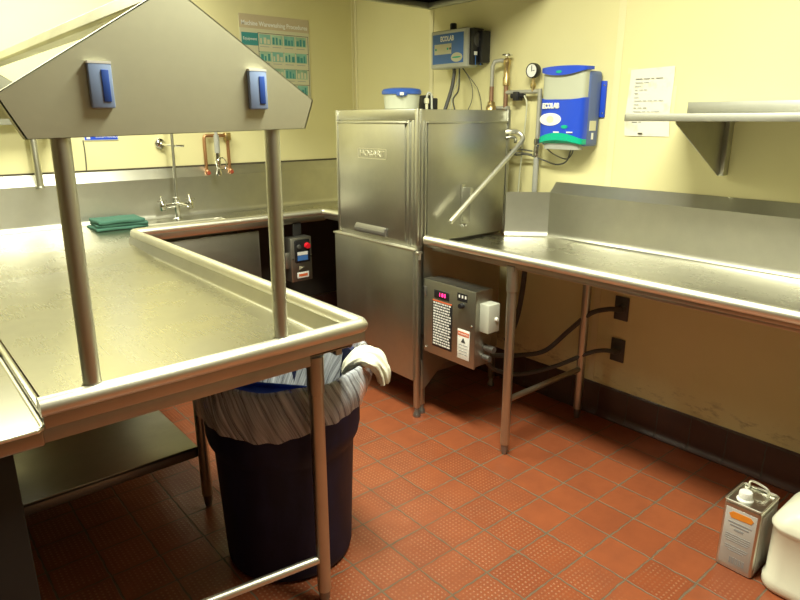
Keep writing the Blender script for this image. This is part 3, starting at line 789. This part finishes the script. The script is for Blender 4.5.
# ------------------------------------------------------------------ plumbing between machine and dispenser
T = thing('water_pipework', 'grey water pipes with valves on the wall between dishwasher and blue dispenser', 'pipe', (2.69, 2.2, 1.1))
px_ = 2.695
G().cyl((px_, 2.33, 1.628), (px_, 2.095, 1.628), .0105).build('pipe', 'pipegrey', T)
o = G().tube([(px_, 2.10, 1.64), (px_, 2.10, 1.36)], .0115).build('pipe', 'pipegrey', T)
G().tube([(px_, 2.10, 1.36), (px_, 2.10, .95)], .0145).build('braided_hose', 'greyp', T)
G().lathe((px_, 2.10, 0), [(.0115, 1.40), (.018, 1.395), (.018, 1.37), (.014, 1.365), (.017, 1.34), (.017, 1.31), (.0145, 1.30)], 16).build('union', 'chrome', T)
G().cyl((px_, 2.325, 1.50), (px_, 2.325, 1.80), .0115).build('pipe', 'dullcopper', T)
G().lathe((px_, 2.325, 0), [(.012, 1.66), (.019, 1.665), (.019, 1.70), (.015, 1.71), (.015, 1.76), (.02, 1.77), (.02, 1.79), (.010, 1.80)], 16).build('valve_body', 'brass', T)
G().lathe((px_, 2.325, 1.815), [(0, .005), (.026, .004), (.028, 0), (.026, -.004), (0, -.006)], 20).cyl((px_, 2.325, 1.79), (px_, 2.325, 1.815), .005).build('hand_wheel', 'chrome', T)
G().box(px_-.02, px_+.02, 2.225, 2.262, 1.585, 1.63, .004).cyl((px_, 2.20, 1.61), (px_, 2.285, 1.61), .013).build('solenoid_valve', 'black', T)
G().tube(spline([(px_, 2.20, 1.61), (px_, 2.18, 1.56), (px_, 2.19, 1.40), (px_, 2.205, 1.20), (px_, 2.21, 1.0)], 6), .0045, 10).build('sense_line', 'clearhose', T)
G().cyl((px_, 2.30, 1.548), (px_, 2.33, 1.548), .012).cyl((px_, 2.325, 1.55), (px_, 2.40, 1.55), .01).build('lower_elbow', 'pipegrey', T)
T2 = thing('vacuum_breaker', 'slim upright pipe with copper band standing behind the dishwasher top', 'pipe', (2.62, 2.385, 1.5))
G().tube([(2.66, 2.395, 1.50), (2.66, 2.395, 1.76), (2.665, 2.385, 1.785), (2.685, 2.36, 1.79), (2.695, 2.325, 1.785)], .0105).build('pipe', 'pipegrey', T2)
G().cyl((2.66, 2.395, 1.585), (2.66, 2.395, 1.66), .0118).build('copper_sleeve', 'dullcopper', T2)
G().lathe((2.66, 2.395, 0), [(.0105, 1.585), (.02, 1.58), (.02, 1.565), (.025, 1.56), (.028, 1.54), (.02, 1.53)], 14).build('coupling', 'brass', T2)
for i, z in enumerate((1.335, 1.318)):
    wire('hose', [(2.60, 2.30, z), (2.65, 2.24, z), (2.675, 2.19, z+.004), (2.685, 2.12, z-.002)], .004, 'wire', ('upper' if i == 0 else 'lower')+' of two thin dark hoses running from dishwasher side to the upright pipe', 'hose')

T = thing('pressure_gauge', 'round white-faced pressure gauge standing on the pipe beside the blue dispenser', 'gauge', (2.69, 2.15, 1.64))
gy, gz = 2.142, 1.728
G().lathe((2.675, gy, gz), [(0, .03), (.033, .03), (.036, .02), (.036, -.004), (.033, -.008), (.031, -.004)], 30, 'x').build('case', 'black', T)
f_ = G().lathe((2.672, gy, gz), [(0, 0), (.0315, 0)], 30, 'x').build('dial', 'white', T)
G().box(2.670, 2.671, gy-.002, gy+.002, gz-.004, gz+.024).box(2.670, 2.671, gy-.018, gy-.006, gz-.002, gz+.001).build('needle', 'ink', f_)
G().cyl((2.69, gy, 1.628), (2.69, gy, 1.698), .008).box(2.68, 2.70, gy-.01, gy+.01, 1.645, 1.668, .002).build('stem', 'brass', T)

# ------------------------------------------------------------------ things on top of the machine
ZT = 1.540
T = thing('plastic_tub', 'round cloudy plastic tub with blue lid sitting on top of the dishwasher', 'container', (2.185, 2.58, ZT))
G().lathe((2.185, 2.58, ZT), [(0, .0), (.080, 0), (.087, .006), (.094, .082), (0, .082)], 40).build('tub', 'cloudy', T)
G().lathe((2.185, 2.58, ZT), [(.094, .074), (.101, .076), (.102, .090), (.094, .100), (.06, .106), (0, .107)], 40).build('lid', 'bluelid', T)
d = V((-.64, -.77, 0)).normalized()
g = G(); g.lathe((2.185+d.x*.089, 2.58+d.y*.089, ZT+.072), [(0, -.012), (.028, -.004), (.030, .006), (.028, .012), (0, .014)], 20); g.build('lid_tab', 'bluelid', T)
G().box(2.185+d.x*.116-.008, 2.185+d.x*.116+.008, 2.58+d.y*.116-.008, 2.58+d.y*.116+.008, ZT+.068, ZT+.082, .002).build('tab_sticker', 'white', T)
T = thing('chemical_fitting', 'small black fitting with pale connectors beside the blue-lidded tub on the dishwasher', 'fitting', (2.35, 2.56, ZT))
G().box(2.325, 2.385, 2.55, 2.61, ZT, ZT+.075, .010, 3).build('body', 'black', T)
G().cyl((2.317, 2.535, ZT), (2.317, 2.535, ZT+.055), .008).lathe((2.317, 2.535, ZT+.03), [(.008, 0), (.014, .004), (.014, .024), (.008, .03)], 14).build('connector', 'cream', T)
G().tube(spline([(2.317, 2.535, ZT+.05), (2.325, 2.535, ZT+.082), (2.345, 2.53, ZT+.075), (2.35, 2.53, ZT+.001)], 5), .006, 10).build('connector', 'ltgrey', T)
G().box(2.365, 2.395, 2.53, 2.56, ZT, ZT+.06, .006).build('block', 'black', T)

# ------------------------------------------------------------------ poster & small sign
T = thing('instruction_poster', 'laminated procedure poster with rows of small green pictures on the back wall', 'poster', (2.29, YB, 1.65))
ppx0, ppx1, pz0, pz1 = 2.045, 2.575, 1.63, 2.155
G().box(ppx0, ppx1, YB-.004, YB, pz0, pz1).build('sheet', 'cream', T)
M['tan'] = plain('poster_tan', (.60, .50, .33), .4); M['teal'] = plain('poster_teal', (.24, .50, .42), .4, var=.2)
M['pgreen'] = plain('poster_green', (.38, .58, .42), .4, var=.3); M['tealdk'] = plain('poster_dark_teal', (.06, .30, .30), .4)
G().box(ppx0, ppx1, YB-.0046, YB-.004, pz1-.085, pz1).build('title_band', 'tan', T)
text('lettering', 'Machine Warewashing Procedures', ((ppx0+ppx1)/2, YB-.0052, pz1-.055), .04, '-y', 'white', T, .0003, w=.50, bold=.001)
G().box(ppx0+.012, ppx0+.132, YB-.0048, YB-.004, pz1-.190, pz1-.112).build('heading_block', 'tealdk', T)
text('lettering', 'Equipment', (ppx0+.072, YB-.0054, pz1-.150), .026, '-y', 'white', T, .0003, w=.10)
g_ = G()
for z in (pz1-.110, pz1-.225, pz1-.33, pz1-.43): g_.box(ppx0+.13, ppx1-.012, YB-.0047, YB-.004, z-.0015, z+.0015)
g_.box(ppx1-.013, ppx1-.010, YB-.0047, YB-.004, pz0+.02, pz1-.11); g_.box(ppx0+.131, ppx0+.134, YB-.0047, YB-.004, pz0+.02, pz1-.11)
g_.build('ruled_lines', 'ink', T)
for r_ in range(4):
    for c_ in range(4):
        x = ppx0+.140+c_*.093; z = pz1-.117-r_*.106
        o = G().box(x, x+.084, YB-.005, YB-.004, z-.062, z).build('picture', ('teal', 'pgreen')[(r_+c_) % 2], T)
        dm = ('tealdk', 'cream')[random.random() < .4]
        for k in range(3):
            xx = x+.006+.026*k; G().box(xx, xx+random.uniform(.010, .02), YB-.0056, YB-.005, z-.058, z-random.uniform(.01, .03)).build('picture_detail', dm, o)
        G().box(x+.004, x+.07, YB-.0047, YB-.004, z-.078, z-.075).build('caption_line', 'greyink', T)
T = thing('small_wall_sign', 'blue and white sign on the back wall, mostly hidden behind the rack end panel', 'sign', (1.09, YB, 1.4))
o = G().box(1.018, 1.208, YB-.006, YB, 1.378, 1.60, .001).build('sign_panel', 'white', T)
G().box(1.022, 1.205, YB-.0068, YB-.006, 1.381, 1.428).build('blue_band', 'blue', o)
text('lettering', 'WASH HANDS', (1.145, YB-.0075, 1.398), .020, '-y', 'white', o, .0003)
G().box(1.032, 1.052, YB-.0076, YB-.0068, 1.386, 1.408).build('pictogram', 'white', o)
wire('cable', [(1.012, YB-.004, 1.38), (1.014, YB-.004, 1.33), (1.012, YB-.006, 1.26), (1.008, YB-.005, 1.20)], .003, 'wire', 'thin dark cable running down the back wall from the small blue sign', 'cable')

# ------------------------------------------------------------------ disposer switch box
T = thing('switch_box', 'narrow steel switch box with round red button, under the sink counter near the dishwasher', 'switch', (2.0, 3.37, .52))
G().box(1.930, 2.080, 3.335, 3.415, .515, .792, .005).build('housing', 'shelfst', T)
G().box(1.905, 1.930, 3.36, 3.39, .60, .70, .006).build('side_gland', 'shelfst', T)
G().box(1.99, 2.05, 3.40, 3.412, .70, .884, .002).build('hanging_bracket', 'dark', T)
o = G().box(1.955, 2.062, 3.329, 3.337, .635, .778, .008, 3).build('switch_plate', 'black', T)
G().lathe((2.040, 3.329, .738), [(0, -.022), (.016, -.021), (.019, -.014), (.019, -.002), (.012, 0)], 22, 'y').build('red_button', 'red', o)
G().lathe((1.984, 3.329, .735), [(0, -.012), (.012, -.011), (.015, -.004), (.015, 0)], 22, 'y').build('start_button', 'hose', o)
G().box(1.972, 2.045, 3.3265, 3.329, .682, .702).build('plate_print', 'white', o)
G().box(1.972, 2.045, 3.3265, 3.329, .648, .680).build('blue_print', 'blue2', o)
o = G().box(1.968, 2.052, 3.333, 3.336, .535, .572, .001).build('warning_sticker', 'white', T)
G().box(1.978, 2.042, 3.332, 3.3335, .545, .562).build('sticker_print', 'orangered', o)
for x, y in ((1.942, .662), (2.070, .668)): G().lathe((x, 3.335, y), [(0, -.004), (.006, -.003), (.007, 0)], 10, 'y').build('screw', 'chrome', T)
for k in range(4): G().box(1.985+k*.008, 1.99+k*.010, 3.334, 3.3355, .590+k*.004, .612-k*.003).build('engraving', 'cream', T)

# ------------------------------------------------------------------ outlets + conduits
for i, (z, lb) in enumerate(((.596, 'upper grey wall outlet box under the right dish table, with a bent conduit plugged in'), (.378, 'lower grey wall outlet box just above the dark base tiles, with a conduit plugged in'))):
    T = thing('wall_outlet', lb, 'outlet', (XW, 1.562, z-.06), 'outlet boxes under the clean dish table')
    G().box(XW-.008, XW, 1.525, 1.600, z-.060, z+.060, .003).build('cover_plate', 'hose', T)
    G().lathe((XW-.008, 1.562, z), [(0, -.035), (.012, -.035), (.016, -.028), (.018, -.008), (.022, -.006), (.022, 0)], 20, 'x').build('connector', 'hose', T)
wire('conduit', [(2.10, 1.90, .42), (2.25, 1.95, .36), (2.45, 1.95, .31), (2.56, 1.87, .33), (2.60, 1.76, .46), (2.62, 1.66, .57), (2.66, 1.59, .602), (2.705, 1.562, .598)], .0125, 'hose', 'thick dark conduit curving up to the upper wall outlet', 'conduit')
wire('conduit', [(2.10, 1.88, .40), (2.28, 1.95, .27), (2.45, 1.93, .21), (2.56, 1.80, .265), (2.62, 1.66, .36), (2.66, 1.60, .385), (2.705, 1.562, .380)], .011, 'hose', 'lower dark conduit running nearly level to the lower wall outlet', 'conduit')
wire('conduit', [(2.60, 2.06, .893), (2.60, 2.06, .72), (2.60, 2.075, .56), (2.58, 2.09, .42), (2.52, 2.10, .33)], .014, 'hose', 'dark hose hanging behind the front leg of the right dish table', 'hose')

# ------------------------------------------------------------------ trash can
TC = V((.962, 1.768, 0))
T = thing('trash_can', 'big round navy plastic trash can standing on the tiles under the dish table corner', 'trash can', TC)
G().lathe(TC, [(0, .0), (.205, 0), (.218, .012), (.222, .03), (.238, .43), (.243, .445), (.256, .47), (.262, .50), (.266, .69), (.276, .695), (.279, .710), (.272, .716), (.256, .712), (.242, .54), (.205, .02), (0, .02)], 64).build('bin_body', 'navy', T)
for s in ():
    dv = V((.35*s, .94*s, 0)).normalized(); tv = V((-dv.y, dv.x, 0)); c = TC+dv*.266
    G().tube(spline([c+tv*.07+V((0, 0, .60)), c+dv*.045+tv*.055+V((0, 0, .59)), c+dv*.045-tv*.055+V((0, 0, .59)), c-tv*.07+V((0, 0, .60))], 6), .010, 10).build('handle', 'navy', T)
# liner
BT = V((0, 0, .70))
def bagf(u, v):
    a = 2*PI*u
    # v 0 = inside bottom, .5 = rim, 1 = outside hem
    fold = .006*math.sin(a*17+2.2*math.sin(a*3))+.005*math.sin(a*29+1)
    da = (a-.25+PI) % (2*PI)-PI; peak = math.exp(-(da/.6)**2)                  # bag stands high at back right
    side = math.exp(-((a-5.95)/.35)**2)
    hem = .632+.062*math.cos(a-.95)+.008*math.sin(3*a)+.004*math.sin(7*a+1)
    top = .722+.042*peak+.004*math.sin(a*9)
    if v < .5:
        k = v/.5
        r = .200+.066*k+fold*(1-.4*k); z = .22+(top-.22)*k
        r -= .03*math.sin(k*PI)*(.5+.5*math.sin(a*5))
    else:
        k = (v-.5)/.5
        r = .281+.012*math.sin(k*PI)+fold*.7*k+.006*k; z = top+(hem-top)*k
        if k < .12: r = .266+(r-.266)*(k/.12); z = top+.006*math.sin(k/.12*PI)
    r += .02*side*(1 if v > .3 else 0)
    return TC+V((r*math.cos(a), r*math.sin(a), z))
o = G().grid(bagf, 150, 34).build('bin_liner', 'bag', base=TC, angle=180)
tag(o, 'translucent plastic bin liner folded over the rim of the navy trash can', 'bag')
G_ = G(); ux = V((.765, -.644, 0)); uy = V((.644, .765, 0))
c = TC+V((-.105, -.055, .628))
rot = Matrix.Rotation(-.70, 3, 'Z') @ Matrix.Rotation(.22, 3, 'X') @ Matrix.Rotation(.10, 3, 'Y')
g = G(); g.box(-.17, .15, -.06, .06, -.010, .010, .006, 3)
for v in g.bm.verts: v.co = c+rot @ v.co
g2 = G(); g2.box(-.17, .15, -.06, -.052, .006, .024, .003).box(-.17, .15, .052, .06, .006, .024, .003).box(.142, .15, -.06, .06, .006, .024, .003)
for v in g2.bm.verts: v.co = c+rot @ v.co
T = thing('plastic_tray', 'bright blue plastic tray lying inside the lined trash can', 'tray', c)
g.build('tray_base', 'tray', T); g2.build('tray_rim', 'tray', T)
# white cloth over the rim
g = G(); base = V((1.165, 1.585, .70))
cp = spline([V((-.060, 0, -.020)), V((-.040, 0, .010)), V((.0, 0, .038)), V((.040, 0, .030)), V((.066, 0, -.010)), V((.074, 0, -.052))], 9)
rr_ = [.014, .022, .030, .033, .030, .024]
n = len(cp); rings = []
for i, p in enumerate(cp):
    k = i/(n-1)*(len(rr_)-1); q = min(int(k), len(rr_)-2); rad = rr_[q]+(rr_[q+1]-rr_[q])*(k-q)
    dd = (cp[min(i+1, n-1)]-cp[max(i-1, 0)]).normalized(); nrm = V((-dd.z, 0, dd.x))
    ring = []
    for m in range(48):
        a = 2*PI*m/48
        fold = 1+.16*math.sin(5*a+i*.10)+.10*math.sin(11*a+1.3-i*.06)+.30*noise.noise(V((math.cos(a)*1.6, math.sin(a)*1.6, i*.11)))
        v = p+nrm*(math.cos(a)*rad*fold*.85)+V((0, 1, 0))*(math.sin(a)*rad*fold*1.7)
        ring.append(g.bm.verts.new(base+ux*v.x+uy*v.y+V((0, 0, v.z))))
    rings.append(ring)
for a, b in zip(rings, rings[1:]):
    for m in range(48): g.bm.faces.new((a[m], a[(m+1) % 48], b[(m+1) % 48], b[m]))
g.bm.faces.new(rings[0])
o = g.build('crumpled_cloth', 'whitecloth', base=tuple(base), angle=180)
tag(o, 'crumpled white cloth draped over the right edge of the lined trash can', 'cloth')

# ------------------------------------------------------------------ metal can and jug
T = thing('metal_can', 'square silver solvent tin with orange label and carry handle on the floor', 'can', (2.115, .655, 0))
a0, a1, b0, b1, hh = 2.041, 2.190, .596, .716, .258
M['tin'] = steel('tin_metal', (.62, .62, .56), .3, 'z', .03, .12, .02)
M['tinlabel'] = plain('tin_label_grey', (.52, .52, .49), .38, .1, var=.06)
G().box(a0, a1, b0, b1, .0, hh, .010, 3).build('body', 'tin', T)
rp = rrect(a0+.002, a1-.002, b0+.002, b1-.002, .010, hh)
G().tube(rp+[rp[0]], .0035, 8).build('top_seam', 'rim', T)
lb_ = G().box(a0-.001, a0+.002, b0+.010, b1-.010, .018, hh-.022, .0005).build('front_label', 'tinlabel', T)
G().box(a0+.012, a1-.012, b0-.001, b0+.002, .018, hh-.022, .0005).build('side_label', 'tinlabel', T)
G().prism([(a0-.002, b1-.022, .214), (a0-.002, b1-.034, .225), (a0-.002, b0+.030, .226), (a0-.002, b0+.020, .216), (a0-.002, b0+.026, .204), (a0-.002, b1-.030, .200)], (.0012, 0, 0)).build('orange_mark', 'orange', lb_)
for k, (z, w, h) in enumerate(((.185, .075, .005), (.174, .060, .005), (.160, .03, .008), (.138, .08, .003), (.130, .08, .003), (.122, .08, .003), (.114, .07, .003), (.094, .075, .003), (.086, .07, .003), (.078, .05, .003))):
    cyy = (b0+b1)/2; G().box(a0-.0018, a0-.001, cyy-w/2, cyy+w/2, z-h/2, z+h/2).build('print_line', 'greyink', lb_)
g = G()
for k in range(9): g.box(a0-.0018, a0-.001, .668-.0055*k, .668-.0055*k+(.0018 if k % 2 else .0034), .030, .054)
g.build('print_block', 'greyink', lb_)
G().lathe((2.085, .668, hh), [(0, .030), (.019, .030), (.021, .026), (.021, .008), (.026, .003), (.026, -.001)], 24).build('cap', 'white', T)
G().tube(spline([(2.175, .690, hh), (2.175, .690, hh+.022), (2.170, .675, hh+.030), (2.160, .640, hh+.030), (2.155, .622, hh+.022), (2.155, .622, hh)], 5), .004, 8).build('carry_handle', 'rim', T)
G().tube([(2.182, .706, hh+.004), (2.182, .606, hh+.004)], .004, 8).build('handle_bar', 'rim', T)

T = thing('white_jug', 'large off-white plastic jug on the floor at the bottom right corner beside the silver tin', 'jug', (2.2, .42, 0))
g = G()
def jr(x0, x1, y0, y1, r, z): return [g.bm.verts.new(p) for p in rrect(x0, x1, y0, y1, r, z, 7)]
jx0, jx1, jy0, jy1 = 2.025, 2.31, .285, .578
R_ = []
for (ins, z, r) in ((.03, 0, .05), (.006, .006, .055), (.0, .018, .06), (.0, .045, .06), (.006, .055, .06), (.006, .225, .06), (.001, .235, .06), (.001, .243, .06), (.010, .262, .06), (.030, .292, .06), (.060, .318, .06), (.095, .335, .04), (.105, .345, .03)):
    R_.append(jr(jx0+ins, jx1-ins, jy0+ins, jy1-ins, min(r, .13-ins), z))
for a, b in zip(R_, R_[1:]):
    n = len(a)
    for k in range(n): g.bm.faces.new((a[k], a[(k+1) % n], b[(k+1) % n], b[k]))
g.bm.faces.new(R_[0][::-1]); g.bm.faces.new(R_[-1])
g.build('body', 'jug', T, angle=60)
G().lathe((2.175, .426, .345), [(.026, -.004), (.026, .012), (.030, .013), (.030, .035), (0, .037)], 24).build('cap', 'white', T)

# ------------------------------------------------------------------ lights
def area(name, loc, sx, sy, power, col, rot=(0, 0, 0)):
    l = bpy.data.lights.new(name, 'AREA'); l.shape = 'RECTANGLE'; l.size = sx; l.size_y = sy
    l.energy = power; l.color = col
    o = bpy.data.objects.new(name, l); COL.objects.link(o); o.location = loc; o.rotation_euler = rot
    return o
WARM = (1.0, 1.0, .79)
area('overhead_area', (.65, 3.2, ZC-.03), 1.5, .5, 37, WARM)
area('overhead_area', (1.2, 1.2, ZC-.03), .3, 1.0, 64, WARM)
area('overhead_area', (.9, -1.9, ZC-.03), .3, 1.2, 5, WARM)  # weak fill lamp added behind the camera to lift the fronts
w = bpy.data.worlds.new('world'); S.world = w; w.use_nodes = True
w.node_tree.nodes['Background'].inputs[0].default_value = (.9, .85, .7, 1); w.node_tree.nodes['Background'].inputs[1].default_value = .05

# ------------------------------------------------------------------ camera
cam = bpy.data.cameras.new('camera'); co = bpy.data.objects.new('camera', cam); COL.objects.link(co)
cam.sensor_fit = 'HORIZONTAL'; cam.sensor_width = 36; cam.lens = 628.5/800*36; cam.clip_start = .02
pitch, yaw, roll = .28193, .69947, -.00235
F = V((math.sin(yaw)*math.cos(pitch), math.cos(yaw)*math.cos(pitch), -math.sin(pitch)))
R = V((math.cos(yaw), -math.sin(yaw), 0)); U = R.cross(F)
R2 = R*math.cos(roll)+U*math.sin(roll); U2 = -R*math.sin(roll)+U*math.cos(roll)
co.matrix_world = Matrix(((R2.x, U2.x, -F.x, 0), (R2.y, U2.y, -F.y, 0), (R2.z, U2.z, -F.z, 1.5), (0, 0, 0, 1)))
S.camera = co
S.view_settings.view_transform = 'Standard'; S.view_settings.look = 'None'
S.view_settings.exposure = 0.56; S.view_settings.gamma = 1; S.view_settings.use_curve_mapping = False
